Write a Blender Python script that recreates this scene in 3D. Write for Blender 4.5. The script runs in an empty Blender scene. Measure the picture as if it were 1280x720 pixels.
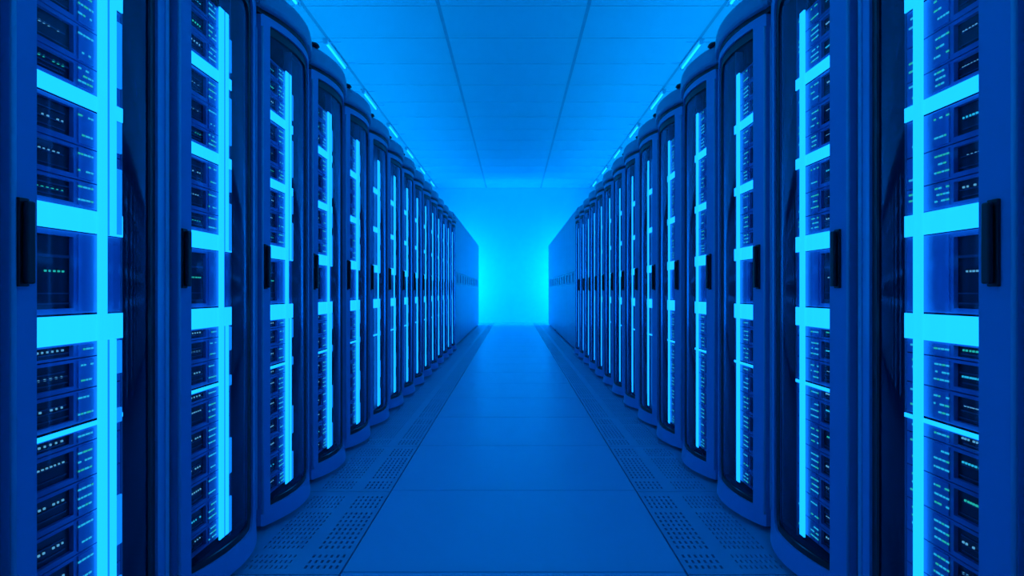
import bpy, bmesh, math, random
R = random.Random(7)
sc = bpy.context.scene
C = sc.collection
sc.view_settings.view_transform = 'Standard'
sc.view_settings.look = 'None'
sc.view_settings.exposure = 0.0
sc.view_settings.gamma = 1.0
sc.view_settings.use_curve_mapping = False

CH = 0.93            # camera height above the floor
XF = 0.985           # half width of the aisle (front plane of the cabinets)
PITCH = 0.60
B0 = 0.575           # near edge of the first cabinet in each row
END = 18.60          # far wall
CEIL = 4.02
N_ROW = 28

# ------------------------------------------------------------------ materials
def nmat(name):
    m = bpy.data.materials.new(name); m.use_nodes = True
    return m, m.node_tree.nodes, m.node_tree.links, m.node_tree.nodes['Principled BSDF']

def mat(name, col, rough=0.5, metal=0.0, noise=0.0, nscale=8.0, spec=0.5, bump=0.0, bscale=200.0, coat=0.0):
    m, N, L, b = nmat(name)
    b.inputs['Base Color'].default_value = (*col, 1)
    b.inputs['Roughness'].default_value = rough
    b.inputs['Metallic'].default_value = metal
    b.inputs['Specular IOR Level'].default_value = spec
    b.inputs['Coat Weight'].default_value = coat
    tc = N.new('ShaderNodeTexCoord')
    if noise:
        nz = N.new('ShaderNodeTexNoise'); nz.inputs['Scale'].default_value = nscale
        nz.inputs['Detail'].default_value = 4
        L.new(tc.outputs['Object'], nz.inputs['Vector'])
        mx = N.new('ShaderNodeMix'); mx.data_type = 'RGBA'
        mx.inputs['A'].default_value = (*[c * (1 - noise) for c in col], 1)
        mx.inputs['B'].default_value = (*[min(1, c * (1 + noise)) for c in col], 1)
        L.new(nz.outputs['Fac'], mx.inputs['Factor'])
        L.new(mx.outputs['Result'], b.inputs['Base Color'])
    if bump:
        nb = N.new('ShaderNodeTexNoise'); nb.inputs['Scale'].default_value = bscale
        L.new(tc.outputs['Object'], nb.inputs['Vector'])
        bp = N.new('ShaderNodeBump'); bp.inputs['Strength'].default_value = bump
        bp.inputs['Distance'].default_value = 0.002
        L.new(nb.outputs['Fac'], bp.inputs['Height'])
        L.new(bp.outputs['Normal'], b.inputs['Normal'])
    return m

def emit(name, col, strength):
    m, N, L, b = nmat(name)
    b.inputs['Base Color'].default_value = (0.02, 0.02, 0.03, 1)
    b.inputs['Emission Color'].default_value = (*col, 1)
    b.inputs['Emission Strength'].default_value = strength
    return m

def glassmat(name, tint):
    m = bpy.data.materials.new(name); m.use_nodes = True
    N, L = m.node_tree.nodes, m.node_tree.links
    N.clear()
    out = N.new('ShaderNodeOutputMaterial')
    mix = N.new('ShaderNodeMixShader')
    tr = N.new('ShaderNodeBsdfTransparent'); tr.inputs['Color'].default_value = (*tint, 1)
    gl = N.new('ShaderNodeBsdfGlossy'); gl.inputs['Roughness'].default_value = 0.06
    gl.inputs['Color'].default_value = (0.5, 0.62, 1, 1)
    fr = N.new('ShaderNodeFresnel'); fr.inputs['IOR'].default_value = 1.45
    L.new(fr.outputs[0], mix.inputs[0]); L.new(tr.outputs[0], mix.inputs[1])
    L.new(gl.outputs[0], mix.inputs[2]); L.new(mix.outputs[0], out.inputs['Surface'])
    return m

BLUE = (0.0, 0.27, 1.0)
M = {}
M['floor'] = mat('floor_tile', (0.52, 0.50, 0.70), 0.33, noise=0.04, nscale=3, bump=0.05)
M['vent'] = mat('perforated_tile', (0.44, 0.43, 0.60), 0.4, noise=0.05, nscale=5)
M['under'] = mat('underfloor', (0.22, 0.22, 0.32), 0.8, noise=0.1)
M['ceil'] = mat('ceiling_panel', (0.66, 0.68, 0.72), 0.75, noise=0.03, nscale=2, bump=0.1, bscale=90)
M['tbar'] = mat('ceiling_rail', (0.40, 0.42, 0.48), 0.5, noise=0.03)
M['wall'] = mat('painted_wall', (0.75, 0.78, 0.82), 0.7, noise=0.02, nscale=1.5, bump=0.05)
M['frame'] = mat('door_frame_paint', (0.38, 0.355, 0.70), 0.33, noise=0.04, nscale=6)
M['trim'] = mat('trim_and_highlight', (0.48, 0.52, 0.75), 0.3, noise=0.03)  # near-stile bead, and the far-stile strip painted pale as a highlight
M['cap'] = mat('canopy_paint', (0.36, 0.38, 0.56), 0.35, noise=0.04, nscale=6)
M['body'] = mat('cabinet_body', (0.04, 0.045, 0.08), 0.5, noise=0.05)
M['inside'] = mat('cabinet_inside', (0.03, 0.04, 0.07), 0.6, noise=0.08)
M['gasket'] = mat('rubber_and_seam_shade', (0.012, 0.014, 0.025), 0.45, noise=0.1)  # window gasket, and the strip painted dark as shade above the door
M['handle'] = mat('black_handle', (0.012, 0.012, 0.02), 0.4, noise=0.1)
M['plate'] = mat('server_faceplate', (0.32, 0.34, 0.62), 0.45, noise=0.08, nscale=14)
M['chassis'] = mat('server_chassis', (0.10, 0.11, 0.15), 0.5, noise=0.06)
M['grille'] = mat('server_grille', (0.010, 0.012, 0.02), 0.55, noise=0.15, nscale=30)
M['slat'] = mat('server_slat', (0.07, 0.08, 0.13), 0.45, noise=0.1)
M['rail'] = mat('mounting_rail', (0.20, 0.23, 0.34), 0.45, noise=0.05)
M['flush'] = mat('flush_door', (0.38, 0.40, 0.64), 0.35, noise=0.03, nscale=3)
M['band'] = mat('flush_band', (0.19, 0.20, 0.38), 0.35, noise=0.05)
M['lampbody'] = mat('lamp_housing', (0.55, 0.6, 0.7), 0.35, noise=0.03)
M['glass'] = glassmat('tinted_glass', (0.82, 0.86, 0.95))
M['led'] = emit('cyan_light_strip', (0.006, 0.31, 1.0), 2.7)
M['led_dim'] = emit('cyan_light_strip_soft', (0.004, 0.26, 1.0), 1.25)
M['tube'] = emit('ceiling_tube', (0.004, 0.30, 1.0), 3.0)
M['dotc'] = emit('status_cyan', (0.02, 0.55, 0.9), 0.9)
M['dotg'] = emit('status_green', (0.02, 0.62, 0.50), 0.8)
M['dotw'] = emit('status_pale', (0.12, 0.5, 0.8), 0.8)

# ------------------------------------------------------------------ mesh help
def mesh(name, bm, mats, parent=None, smooth=False, recalc=True):
    if recalc: bmesh.ops.recalc_face_normals(bm, faces=bm.faces)
    me = bpy.data.meshes.new(name); bm.to_mesh(me); bm.free()
    for m in (mats if isinstance(mats, (list, tuple)) else [mats]): me.materials.append(m)
    if smooth:
        for p in me.polygons: p.use_smooth = True
    o = bpy.data.objects.new(name, me); C.objects.link(o)
    if parent: o.parent = parent
    return o

def box(bm, x0, x1, y0, y1, z0, z1, mi=0, bev=0.0):
    x0, x1 = min(x0, x1), max(x0, x1)
    vs = [bm.verts.new(p) for p in ((x0,y0,z0),(x1,y0,z0),(x1,y1,z0),(x0,y1,z0),(x0,y0,z1),(x1,y0,z1),(x1,y1,z1),(x0,y1,z1))]
    fs = [bm.faces.new([vs[i] for i in q]) for q in ((0,3,2,1),(4,5,6,7),(0,1,5,4),(1,2,6,5),(2,3,7,6),(3,0,4,7))]
    for f in fs: f.material_index = mi
    if bev:
        es = list({e for f in fs for e in f.edges})
        r = bmesh.ops.bevel(bm, geom=es, offset=bev, segments=2, affect='EDGES', profile=0.5)
        for f in r['faces']: f.material_index = mi
    return fs

def cyl(bm, c, r, h, axis='z', n=16, mi=0, r2=None):
    r2 = r if r2 is None else r2
    a, b = [], []
    for i in range(n):
        t = 2 * math.pi * i / n; u, v = math.cos(t), math.sin(t)
        for lst, rr, s in ((a, r, 0), (b, r2, h)):
            if axis == 'z': p = (c[0]+rr*u, c[1]+rr*v, c[2]+s)
            elif axis == 'y': p = (c[0]+rr*u, c[1]+s, c[2]+rr*v)
            else: p = (c[0]+s, c[1]+rr*u, c[2]+rr*v)
            lst.append(bm.verts.new(p))
    f = [bm.faces.new(a), bm.faces.new(b)]
    for i in range(n):
        j = (i+1) % n
        f.append(bm.faces.new((a[i], a[j], b[j], b[i])))
    for q in f: q.material_index = mi

def structure(o):
    o['kind'] = 'structure'; return o

def empty(name, loc):
    o = bpy.data.objects.new(name, None); o.empty_display_size = 0.1
    C.objects.link(o); o.location = loc
    return o

def tag(o, label, cat, group=None):
    o['label'] = label; o['category'] = cat
    if group: o['group'] = group

def copy_tree(o, parent=None):
    c = o.copy(); C.objects.link(c)
    if parent is not None: c.parent = parent
    for ch in list(o.children): copy_tree(ch, c)
    return c

ORD = ['first','second','third','fourth','fifth','sixth','seventh','eighth','ninth','tenth','eleventh','twelfth','thirteenth',
       'fourteenth','fifteenth','sixteenth','seventeenth','eighteenth','nineteenth','twentieth','twenty-first','twenty-second',
       'twenty-third','twenty-fourth','twenty-fifth','twenty-sixth','twenty-seventh','twenty-eighth']
SIDE = {-1: 'left', 1: 'right'}

# ------------------------------------------------------------------ the room
XW, YB = 2.95, -2.6
# central floor tiles with open joints over a dark underfloor
bm = bmesh.new()
TS, TW, J = 0.85, 0.572, 0.0028
t0 = 2.07
i = -6
while t0 + i*TS < END:
    y0 = max(YB, t0 + i*TS); y1 = min(END, t0 + (i+1)*TS)
    if y1 > y0 + 0.02: box(bm, -TW+J*1.4, TW-J*1.4, y0+J, y1-J, -0.03, 0.0, 0)
    i += 1
for s in (-1, 1):        # solid tiles under and behind the rows
    box(bm, s*1.03, s*XW, YB, END, -0.03, 0.0, 0)
box(bm, -XW, XW, YB, END, -0.12, -0.06, 1)
structure(mesh('floor', bm, [M['floor'], M['under']]))

# ceiling: panels in a metal grid
bm = bmesh.new()
CS = 0.86; c0 = 6.75
xs = [-XW, -2.27, -0.81, 0.81, 2.27, XW]
ys = [YB] + [c0 + k*CS for k in range(-10, 14) if YB+0.1 < c0 + k*CS < END-0.05] + [END]
for a in range(len(xs)-1):
    for b in range(len(ys)-1):
        box(bm, xs[a]+.02, xs[a+1]-.02, ys[b]+.007, ys[b+1]-.007, CEIL, CEIL+.03, 0)
for x in xs[1:-1]: box(bm, x-.03, x+.03, YB, END, CEIL+.004, CEIL+.04, 1)
for y in ys[1:-1]: box(bm, -XW, XW, y-.012, y+.012, CEIL+.006, CEIL+.04, 1)
structure(mesh('ceiling', bm, [M['ceil'], M['tbar']]))

for nm, a in (('wall_back', (-XW, XW, END, END+.1)), ('wall_front', (-XW, XW, YB-.1, YB)),
              ('wall_left', (-XW-.1, -XW, YB, END)), ('wall_right', (XW, XW+.1, YB, END))):
    bm = bmesh.new(); box(bm, *a, -0.12, CEIL+.04); structure(mesh(nm, bm, M['wall']))

# ------------------------------------------------------------------ perforated tiles
def vent_mesh(s):
    """tile from x = .572 to 1.03 (towards the row), local y 0..TS, slots cut right through"""
    bm = bmesh.new()
    cols = []      # x ranges of holes
    xa = 0.592
    cols_slot = [(xa + i*0.021, xa + i*0.021 + 0.009) for i in range(6)]
    xb = 0.765
    cols_dot = [(xb + i*0.017, xb + i*0.017 + 0.006) for i in range(9)]
    rows = []
    y = 0.045
    for blk, n in enumerate((3, 9, 4)):
        for j in range(n):
            rows.append((y, y + 0.025)); y += 0.043
        y += 0.035
    hx = cols_slot + cols_dot
    X = sorted({0.572+J, 1.03-J, *[v for c in hx for v in c]})
    Y = sorted({J, TS-J, *[v for c in rows for v in c]})
    hs = {(round(a,4)) for a, b in hx}; rs = {round(a,4) for a, b in rows}
    V = {}
    def v(i, j, z):
        if (i, j, z) not in V: V[(i,j,z)] = bm.verts.new((s*X[i], Y[j], -0.02*z))
        return V[(i,j,z)]
    def solid(i, j):
        if not (0 <= i < len(X)-1 and 0 <= j < len(Y)-1): return False
        return not (round(X[i],4) in hs and round(Y[j],4) in rs)
    for i in range(len(X)-1):
        for j in range(len(Y)-1):
            if not solid(i, j): continue
            bm.faces.new((v(i,j,0), v(i+1,j,0), v(i+1,j+1,0), v(i,j+1,0)))
            bm.faces.new((v(i,j+1,1), v(i+1,j+1,1), v(i+1,j,1), v(i,j,1)))
            for di, dj, e in ((-1,0,((i,j),(i,j+1))), (1,0,((i+1,j+1),(i+1,j))), (0,-1,((i+1,j),(i,j))), (0,1,((i,j+1),(i+1,j+1)))):
                if not solid(i+di, j+dj):
                    a, b = e
                    bm.faces.new((v(*a,0), v(*b,0), v(*b,1), v(*a,1)))
    return bm

for s in (-1, 1):
    proto = mesh('perforated_floor_tile', vent_mesh(s), M['vent'])
    k = 0
    y = t0 - 0.02 - TS
    while y + TS < END + .01:
        o = proto if k == 0 else copy_tree(proto)
        o.location = (0, y, 0)
        tag(o, f'perforated blue floor tile beside the {SIDE[s]} row of cabinets, {ORD[k]} tile from the camera', 'floor tile',
            f'perforated tiles along the {SIDE[s]} row')
        y += TS; k += 1
    rest = bpy.data.meshes  # leftover strips near camera and at the wall
    bm = bmesh.new()
    box(bm, s*(0.572+J), s*(1.03-J), YB, t0-.02-TS-J, -0.02, 0.0)
    if END - y > 0.02: box(bm, s*(0.572+J), s*(1.03-J), y+J, END, -0.02, 0.0)
    structure(mesh('trim_1' if s < 0 else 'trim_2', bm, M['vent']))

# ------------------------------------------------------------------ cabinet
BUL = 0.055
U0, U1 = 0.028, 0.585            # door edges
WU0S = {-1: 0.076, 1: 0.098}; WU1 = 0.468          # window edges
WH0, WH1 = 0.088, CH + 1.045     # window bottom / top
DH0, DH1 = 0.022, CH + 1.074     # door bottom / top
def bulge(u, h=1.0):
    b = BUL * max(0, 1 - ((u - 0.3065) / 0.2785) ** 2)
    if h < 0.10:
        b *= 1 + 0.38 * (1 - h / 0.10)
    return b

def rrect(a0, a1, b0, b1, r, nu=10, nv=20, rc=6, r0=None):
    r0 = r if r0 is None else r0
    """dense rounded rectangle loop + matching plain rectangle position fraction"""
    pts = []
    def seg(p, q, n):
        for i in range(n): pts.append((p[0]+(q[0]-p[0])*i/n, p[1]+(q[1]-p[1])*i/n))
    def arc(cx, cy, t0, n, q):
        for i in range(n):
            t = math.radians(t0 + 90*i/n); pts.append((cx+q*math.cos(t), cy+q*math.sin(t)))
    seg((a0+r0, b0), (a1-r, b0), nu); arc(a1-r, b0+r, -90, rc, r)
    seg((a1, b0+r), (a1, b1-r), nv); arc(a1-r, b1-r, 0, rc, r)
    seg((a1-r, b1), (a0+r0, b1), nu); arc(a0+r0, b1-r0, 90, rc, r0)
    seg((a0, b1-r0), (a0, b0+r0), nv); arc(a0+r0, b0+r0, 180, rc, r0)
    return pts

def ring(bm, P, outer, inner, off0, off1, steps=4):
    """solid ring between two loops in (u,h), laid on the bulged surface; off0 back / off1 front offset"""
    n = len(outer)
    L = []
    for k in range(steps+1):
        f = k/steps
        fr, bk = [], []
        for (a, b), (c, d) in zip(outer, inner):
            u, h = a+(c-a)*f, b+(d-b)*f
            e = bulge(u, h)
            fr.append(bm.verts.new(P(e+off1, u, h))); bk.append(bm.verts.new(P(e+off0, u, h)))
        L.append((fr, bk))
    for k in range(steps):
        for i in range(n):
            j = (i+1) % n
            bm.faces.new((L[k][0][i], L[k][0][j], L[k+1][0][j], L[k+1][0][i]))
            bm.faces.new((L[k][1][i], L[k+1][1][i], L[k+1][1][j], L[k][1][j]))
    for q in (0, steps):
        for i in range(n):
            j = (i+1) % n
            bm.faces.new((L[q][0][i], L[q][0][j], L[q][1][j], L[q][1][i]))

BARS = [(.693, .729), (.42, .455), (.135, .187), (-.115, -.053)]
THIN = (-.311, -.301)
SLOTS = [(.873,.94,'A'),(.803,.87,'A'),(.733,.80,'A'),
         (.603,.69,'B'),(.518,.60,'B'),(.458,.515,'B'),
         (.33,.417,'C'),(.252,.327,'C'),(.19,.249,'C'),
         (-.05,.132,'D'),
         (-.15,-.118,'E'),(-.222,-.153,'E'),(-.298,-.225,'E'),
         (-.345,-.314,'F'),(-.427,-.348,'F'),(-.51,-.43,'F'),(-.59,-.513,'F'),(-.67,-.593,'F'),(-.75,-.673,'F'),(-.815,-.753,'F')]
WHERE = {'A': 'above the top glowing bar', 'B': 'between the top two glowing bars', 'C': 'under the second glowing bar',
         'D': 'between the two widest glowing bars', 'E': 'under the lowest wide glowing bar', 'F': 'below the thin glowing bar'}
SU0 = {-1: 0.086, 1: 0.122}
SU1 = 0.382

def make_cabinet(s, near):
    def P(d, u, h): return (-s*d, u, h)
    def pbox(bm, d0, d1, u0, u1, h0, h1, mi=0, bev=0.0): return box(bm, -s*d0, -s*d1, u0, u1, h0, h1, mi, bev)
    WU0 = WU0S[s]
    root = empty('server_cabinet', (0, 0, 0))
    # body shell
    bm = bmesh.new()
    pbox(bm, -1.0, -0.004, 0.003, 0.020, 0.05, 2.03)
    pbox(bm, -1.0, -0.004, 0.580, 0.597, 0.05, 2.03)
    pbox(bm, -1.0, -0.98, 0.020, 0.580, 0.05, 2.03)
    pbox(bm, -0.98, -0.02, 0.020, 0.580, 0.05, 0.07)
    pbox(bm, -0.98, -0.02, 0.020, 0.580, 2.01, 2.03)
    mesh('body', bm, M['body'], root)
    bm = bmesh.new(); pbox(bm, -0.95, -0.05, 0.02, 0.58, 0.0, 0.05)
    mesh('plinth', bm, M['inside'], root)
    # door
    nu, nv = 14, 22
    inner = rrect(WU0, WU1, WH0, WH1, 0.045, nu, nv, 6, 0.008)
    outer = rrect(U0, U1, DH0, DH1, 0.035, nu, nv, 6, 0.010)
    bm = bmesh.new(); ring(bm, P, outer, inner, -0.012, 0.012)
    door = mesh('door', bm, M['frame'], root)
    in2 = rrect(WU0+.004, WU1-.030, WH0+.018, WH1-.035, 0.040, nu, nv, 6, 0.006)
    bm = bmesh.new(); ring(bm, P, inner, in2, -0.003, 0.004, 2)
    mesh('gasket', bm, M['gasket'], door)
    bm = bmesh.new()
    ng = 16; cols = []
    for i in range(ng+1):
        u = WU0+.003 + (WU1-.02-WU0-.005)*i/ng
        cols.append([bm.verts.new(P(bulge(u)-.002, u, h)) for h in (WH0+.05, WH1-.05)])
    # close the sheet to the gasket top and bottom
    low = [bm.verts.new(P(bulge(WU0+.003+(WU1-.02-WU0-.005)*i/ng, WH0+.01)-.002, WU0+.003+(WU1-.02-WU0-.005)*i/ng, WH0+.012)) for i in range(ng+1)]
    top = [bm.verts.new(P(bulge(WU0+.003+(WU1-.02-WU0-.005)*i/ng)-.002, WU0+.003+(WU1-.02-WU0-.005)*i/ng, WH1-.012)) for i in range(ng+1)]
    for i in range(ng):
        bm.faces.new((cols[i][0], cols[i+1][0], cols[i+1][1], cols[i][1]))
        bm.faces.new((low[i], low[i+1], cols[i+1][0], cols[i][0]))
        bm.faces.new((cols[i][1], cols[i+1][1], top[i+1], top[i]))
    mesh('glass_pane', bm, M['glass'], door, smooth=True)
    # vertical beads on the near stile
    bm = bmesh.new()
    for u, r in ((0.034, 0.006),):
        e = bulge(u, .5) + .012
        cyl(bm, P(e, u, DH0+.05), r, DH1-DH0-.1, 'z', 10)
    mesh('edge_bead', bm, M['trim'], door, smooth=True)
    # pale strip down the far stile, a highlight put into the colour
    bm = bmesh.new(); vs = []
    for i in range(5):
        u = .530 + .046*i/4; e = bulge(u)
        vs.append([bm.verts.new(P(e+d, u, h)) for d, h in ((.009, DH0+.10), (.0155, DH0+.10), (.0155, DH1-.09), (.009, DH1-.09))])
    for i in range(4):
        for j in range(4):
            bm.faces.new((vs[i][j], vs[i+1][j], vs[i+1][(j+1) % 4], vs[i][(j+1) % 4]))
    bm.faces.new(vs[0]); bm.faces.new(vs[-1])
    mesh('highlight_strip', bm, M['trim'], door)
    # handle
    bm = bmesh.new()
    ha = {-1: .041, 1: .060}[s]
    e = bulge(ha+.01) + .012
    pbox(bm, e+.006, e+.018, ha, ha+.022, CH+.015, CH+.178, 0, .004)
    pbox(bm, e-.004, e+.010, ha+.004, ha+.018, CH+.030, CH+.050)
    pbox(bm, e-.004, e+.010, ha+.004, ha+.018, CH+.143, CH+.163)
    pbox(bm, e-.004, e+.004, ha-.004, ha+.026, CH+.010, CH+.184, 0, .0015)
    mesh('handle', bm, M['handle'], door)
    # hinge knuckles on the far edge
    for hh in (0.35, 1.75):
        bm = bmesh.new(); cyl(bm, P(.004, .589, hh), .006, .07, 'z', 10); mesh('hinge', bm, M['body'], door, smooth=True)
    # dark strip in the gap between door and canopy, standing in for its shade
    bm = bmesh.new(); vs = []
    for i in range(21):
        u = .012 + .572*i/20; e = bulge(u) + (0.011*max(0, 1-((u-.3)/.28)**2))
        vs.append([bm.verts.new(P(d if q else e+d, u, h)) for d, h, q in ((-.03, CH+1.0745, 1), (.004, CH+1.0745, 0), (.004, CH+1.0935, 0), (-.03, CH+1.0935, 1))])
    for i in range(20):
        for j in range(4):
            bm.faces.new((vs[i][j], vs[i+1][j], vs[i+1][(j+1) % 4], vs[i][(j+1) % 4]))
    bm.faces.new(vs[0]); bm.faces.new(vs[-1])
    mesh('seam_shade_strip', bm, M['gasket'], root)
    # canopy
    bm = bmesh.new()
    prof = [(0.004, CH+1.094), (0.010, CH+1.097), (0.011, CH+1.115), (0.009, CH+1.155), (0.004, CH+1.176), (-0.010, CH+1.188), (-0.06, CH+1.194)]
    n = 20; rows = []
    for i in range(n+1):
        u = 0.008 + 0.584*i/n
        b = 0.066 * max(0, 1 - ((u-.3)/.292)**2) ** 0.8 + 0.006
        # top edge dips a little towards both ends
        r = [bm.verts.new(P(b+d if d > -.05 else -.05, u, h - (0.006*((u-.3)/.292)**4 if h > CH+1.12 else 0))) for d, h in prof]
        r.append(bm.verts.new(P(-0.97, u, CH+1.18))); r.append(bm.verts.new(P(-0.97, u, CH+1.100)))
        rows.append(r)
    m_ = len(rows[0])
    for i in range(n):
        for j in range(m_):
            k = (j+1) % m_
            bm.faces.new((rows[i][j], rows[i+1][j], rows[i+1][k], rows[i][k]))
    bm.faces.new(rows[0]); bm.faces.new(rows[-1][::-1])
    cap = mesh('canopy', bm, M['cap'], root, smooth=False)
    for p in cap.data.polygons:
        p.use_smooth = len(p.vertices) == 4
    bm = bmesh.new()
    cyl(bm, P(.004, .054, CH+1.184), .030, .008, 'z', 24, 0, .038)
    cyl(bm, P(.004, .054, CH+1.192), .038, .010, 'z', 24, 0, .032)
    mesh('canopy_knob', bm, M['handle'], root)
    # mounting rails and the dark side bay
    bm = bmesh.new()
    if near:
        pbox(bm, -.030, -.002, .060, SU0[s]-.004, .085, CH+1.06)
        pbox(bm, -.030, .002, SU1+.004, SU1+.012, .085, CH+1.06)
    else:
        pbox(bm, -.030, -.010, .060, SU1, .085, CH+1.06)
    mesh('mounting_rail', bm, M['rail'], root)
    bm = bmesh.new(); pbox(bm, -.045, -.034, .022 if not near else SU1+.002, .578, .075, CH+1.07)
    mesh('side_bay_panel', bm, M['inside'], root)
    if not near:
        bm = bmesh.new()
        pbox(bm, -.010, -.003, SU0[s]+.004, .24, .10, CH+1.0)
        for a, b, z in SLOTS:
            pbox(bm, -.0045, .004, SU0[s]+.01, .21, CH+a+.006, CH+b-.008)
        mesh('equipment_front', bm, M['grille'], root)
    # light bars
    f0, f1 = .0080, .0115
    for a, b in BARS:
        bm = bmesh.new(); pbox(bm, f0, f1, SU0[s], SU1-.002, CH+a, CH+b); mesh('light_bar', bm, M['led'], root)
    bm = bmesh.new(); pbox(bm, f0, f1, SU0[s], SU1-.002, CH+THIN[0], CH+THIN[1]); mesh('light_bar', bm, M['led'], root)
    bot, top_ = -.82, .94
    def strip(u0, u1, lo, hi, m='led', d0=.0118):
        bm = bmesh.new(); pbox(bm, d0, d0+.005, u0, u1, CH+lo, CH+hi); mesh('light_strip', bm, M[m], root)
    if s < 0:
        strip(.283, .313, bot, top_); strip(.314, .3205, bot, -.115, 'led_dim'); strip(.3215, .347, bot, -.115)
        strip(.314, .3205, .135, top_, 'led_dim'); strip(.3215, .347, .135, top_)
        for a, b in ((.14,.30),(.34,.415),(.5,.66),(.75,.86),(-.2,-.12),(-.32,-.285),(-.62,-.5),(-.82,-.70)):
            strip(.350, .368, a, b, 'led_dim')
    else:
        strip(.306, .338, bot, top_)
        if not near:
            strip(.340, .352, -.74, -.10, 'led_dim'); strip(.340, .352, .20, .88, 'led_dim')
    return root

# ------------------------------------------------------------------ servers
def make_server(s, idx):
    """one rack unit; origin at the near lower front corner of its slot"""
    a, b, z = SLOTS[idx]
    H = b - a + .0003
    rr = random.Random(100*idx + (3 if s > 0 else 0))
    u0, u1 = SU0[s] + .001, SU1 - .001
    def pbox(bm, d0, d1, ua, ub, h0, h1, mi=0, bev=0.0): return box(bm, -s*d0, -s*d1, ua, ub, h0, h1, mi, bev)
    root = empty('rack_server', (0, 0, 0))
    bm = bmesh.new(); pbox(bm, -.62, -.012, u0+.004, u1-.004, .001, H-.001)
    mesh('chassis', bm, M['chassis'], root)
    g0, g1 = u0+.003, .216
    bmf = bmesh.new()
    gt = H*.90; gb = H*.14
    if z == 'D': gt, gb = H-.012, .012
    # faceplate with an opening for the grille
    pbox(bmf, -.012, .004, u0, g0, 0, H); pbox(bmf, -.012, .004, g1, u1, 0, H)
    pbox(bmf, -.012, .004, g0, g1, gt, H); pbox(bmf, -.012, .004, g0, g1, 0, gb)
    pbox(bmf, .004, .007, g1+.012, .281, .004, H-.004)      # raised port bezel
    mesh('faceplate', bmf, M['plate'], root)
    bm = bmesh.new(); pbox(bm, -.011, -.006, g0, g1, gb, gt, 0)
    if z == 'D':
        for q in (.72, .70, .20, .06): 
            h = gb+(gt-gb)*q; pbox(bm, -.006, -.002, g0+.002, g1-.004, h, h+.003, 1)
    else:
        n = 1 if H < .04 else (2 if rr.random() < .5 else 3)
        for q in range(n):
            h = gb + (gt-gb)*(.12 + .76*(q+rr.random()*.3)/max(1, n)); pbox(bm, -.006, -.003, g0+.002, g1-.004*rr.randint(1, 5), h, h+.0025, 1)
    mesh('vent_grille', bm, [M['grille'], M['slat']], root)
    # row of small status lights
    bm = bmesh.new()
    nd = rr.choice((6, 7, 8)); st = g0 + .010 + .012*rr.random(); stp = (g1-.010-st)/nd
    hh = gb + (gt-gb)*(.50 if z == 'D' else rr.choice((.42, .55, .62)))
    for q in range(nd):
        if rr.random() < .12: continue
        w = .0050 if rr.random() < .6 else .0034
        pbox(bm, -.006, -.0035, st+q*stp, st+q*stp+w, hh, hh+.0042)
    mesh('status_lights', bm, M[rr.choice(('dotc', 'dotg', 'dotw', 'dotw', 'dotw'))], root)
    # lines of port activity lights
    if z != 'D':
        bm = bmesh.new()
        nl = 1 if H < .04 else rr.choice((2, 3))
        for q in range(nl):
            h = H*(.25 + .5*q/max(1, nl-1) if nl > 1 else .5)
            u = .226
            while u < .272:
                w = rr.choice((.006, .009, .013))
                if rr.random() < .85: pbox(bm, .007, .0085, u, min(u+w, .276), h, h+.0038, rr.choice((0, 0, 0, 1)))
                u += w + .0035
            if s > 0 and rr.random() < .8:
                pbox(bm, .004, .0055, .346, .346+rr.choice((.014, .02, .026)), h, h+.0045, rr.choice((0, 1)))
        mesh('port_lights', bm, [M['dotc'], M['dotg']], root)
    return root

def make_flush(s):
    def pbox(bm, d0, d1, u0, u1, h0, h1, mi=0, bev=0.0): return box(bm, -s*d0, -s*d1, u0, u1, h0, h1, mi, bev)
    root = empty('flush_cabinet', (0, 0, 0))
    T = CH + 1.305
    bm = bmesh.new(); pbox(bm, -1.0, -.002, .003, .597, .04, T, 0, .012)
    mesh('body', bm, M['flush'], root)
    bm = bmesh.new(); pbox(bm, -.95, -.03, .01, .59, 0, .04)
    mesh('plinth', bm, M['inside'], root)
    bm = bmesh.new()
    pbox(bm, -.002, .016, .006, .594, .03, CH+.12, 0, .004); pbox(bm, -.002, .016, .006, .594, CH+.33, T-.03, 0, .004)
    door = mesh('door', bm, M['flush'], root)
    bm = bmesh.new(); pbox(bm, -.002, .012, .006, .594, CH+.121, CH+.329)
    mesh('handle_band', bm, M['band'], door)
    bm = bmesh.new(); pbox(bm, .012, .020, .04, .07, CH+.15, CH+.30, 0, .003)
    mesh('handle', bm, M['band'], door)
    return root

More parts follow.
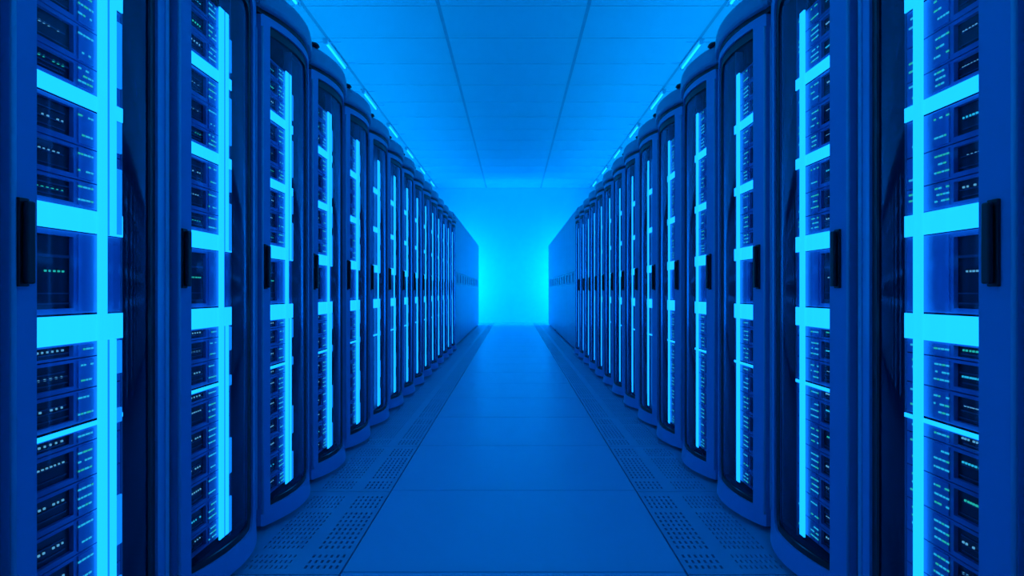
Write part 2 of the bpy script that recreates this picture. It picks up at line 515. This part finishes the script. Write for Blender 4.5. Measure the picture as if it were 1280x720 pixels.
def gap(s): return 15 if s < 0 else 14      # last curved-door cabinet index
near_ks = range(1, 6)
for s in (-1, 1):
    pn, pf, pp = make_cabinet(s, True), make_cabinet(s, False), make_flush(s)
    used = set()
    def use(p):
        if p.name in used: return copy_tree(p)
        used.add(p.name); return p
    for k in range(N_ROW):
        y = B0 + PITCH*k
        if k <= gap(s):
            o = use(pn if k in near_ks else pf)
            if k == 0: lab = f'curved glass-door server cabinet at the {SIDE[s]} picture edge, closest to the camera'
            else: lab = f'dark blue curved glass-door server cabinet, {ORD[k-1]} fully visible from the camera in the {SIDE[s]} row'
            tag(o, lab, 'server cabinet', f'curved-door cabinets in the {SIDE[s]} row')
        else:
            o = use(pp)
            lab = f'pale flush-door cabinet in the {SIDE[s]} row, {ORD[N_ROW-1-k]} from the far glowing wall'
            tag(o, lab, 'cabinet', f'flush-door cabinets in the {SIDE[s]} row')
        o.location = (s*XF, y, 0)
    for idx, (a, b, z) in enumerate(SLOTS):
        ps = make_server(s, idx)
        same = [i for i, t in enumerate(SLOTS) if t[2] == z]
        pos = ORD[same.index(idx)] + (' one down' if len(same) > 1 else '')
        for n, k in enumerate(near_ks):
            o = ps if n == 0 else copy_tree(ps)
            o.location = (s*XF, B0 + PITCH*k, CH + a + .001)
            if len(same) > 1: lab = f'rack server in {SIDE[s]} cabinet {ORD[k-1]} from camera, {ORD[same.index(idx)]} down {WHERE[z]}'
            else: lab = f'tall dark rack server in {SIDE[s]} cabinet {ORD[k-1]} from camera, {WHERE[z]}'
            tag(o, lab, 'server', f'rack servers in the {ORD[k-1]} cabinet of the {SIDE[s]} row')

# ------------------------------------------------------------------ ceiling lamps
def make_lamp(s):
    root = empty('ceiling_light', (0, 0, 0))
    bm = bmesh.new()
    box(bm, -.035, .035, 0, .92, -.028, 0, 0, .006)
    mesh('housing', bm, M['lampbody'], root)
    bm = bmesh.new(); cyl(bm, (0, .03, -.045), .014, .86, 'y', 12); mesh('tube', bm, M['tube'], root, smooth=True)
    for y in (.0, .885):
        bm = bmesh.new(); box(bm, -.022, .022, y, y+.035, -.068, -.02, 0, .004); mesh('end_cap', bm, M['lampbody'], root)
    for y in (.10, .80):
        bm = bmesh.new(); box(bm, -.16, .16, y, y+.018, -.010, 0, 0, .002); mesh('bracket', bm, M['lampbody'], root)
    return root
for s in (-1, 1):
    p = make_lamp(s)
    for i in range(8):
        o = p if i == 0 else copy_tree(p)
        o.location = (s*2.30, 3.80 + 1.91*i, CEIL+.004)
        tag(o, f'slim glowing ceiling light above the {SIDE[s]} cabinet row, {ORD[i]} from the camera', 'ceiling light',
            f'ceiling lights above the {SIDE[s]} row')

# ------------------------------------------------------------------ lights
def area(name, loc, rot, sx, sy, power, col=BLUE, spread=180):
    l = bpy.data.lights.new(name, 'AREA'); l.shape = 'RECTANGLE'; l.size = sx; l.size_y = sy
    l.energy = power; l.color = col; l.spread = math.radians(spread)
    o = bpy.data.objects.new(name, l); C.objects.link(o); o.location = loc; o.rotation_euler = rot
    return o
for s in (-1, 1):
    area('hidden_ceiling_fill', (s*2.15, 7.6, 2.34), (math.pi, 0, 0), 0.25, 19.0, 165, (0, .34, 1))  # unseen lamp without a fixture, added to brighten the ceiling
    area('hidden_wall_fill', (s*1.95, 17.52, 1.30), (math.radians(90), 0, math.radians(s*64)), 0.9, 1.9, 135, (0, .33, 1))  # unseen lamp added behind the row end to make the wall glow

w = bpy.data.worlds.new('world'); sc.world = w; w.use_nodes = True
w.node_tree.nodes['Background'].inputs[0].default_value = (0, 0.02, 0.1, 1)
w.node_tree.nodes['Background'].inputs[1].default_value = 0.2

cd = bpy.data.cameras.new('camera'); cam = bpy.data.objects.new('camera', cd); C.objects.link(cam)
cam.location = (0, 0, CH); cam.rotation_euler = (math.radians(90), 0, 0)
cd.sensor_width = 36; cd.lens = 780/1280*36
cd.shift_x = -2/1280; cd.shift_y = 4.5/1280
cd.clip_start = 0.02
sc.camera = cam
sc.cycles.use_denoising = True
sc.cycles.max_bounces = 8
sc.cycles.diffuse_bounces = 5
sc.cycles.transparent_max_bounces = 32
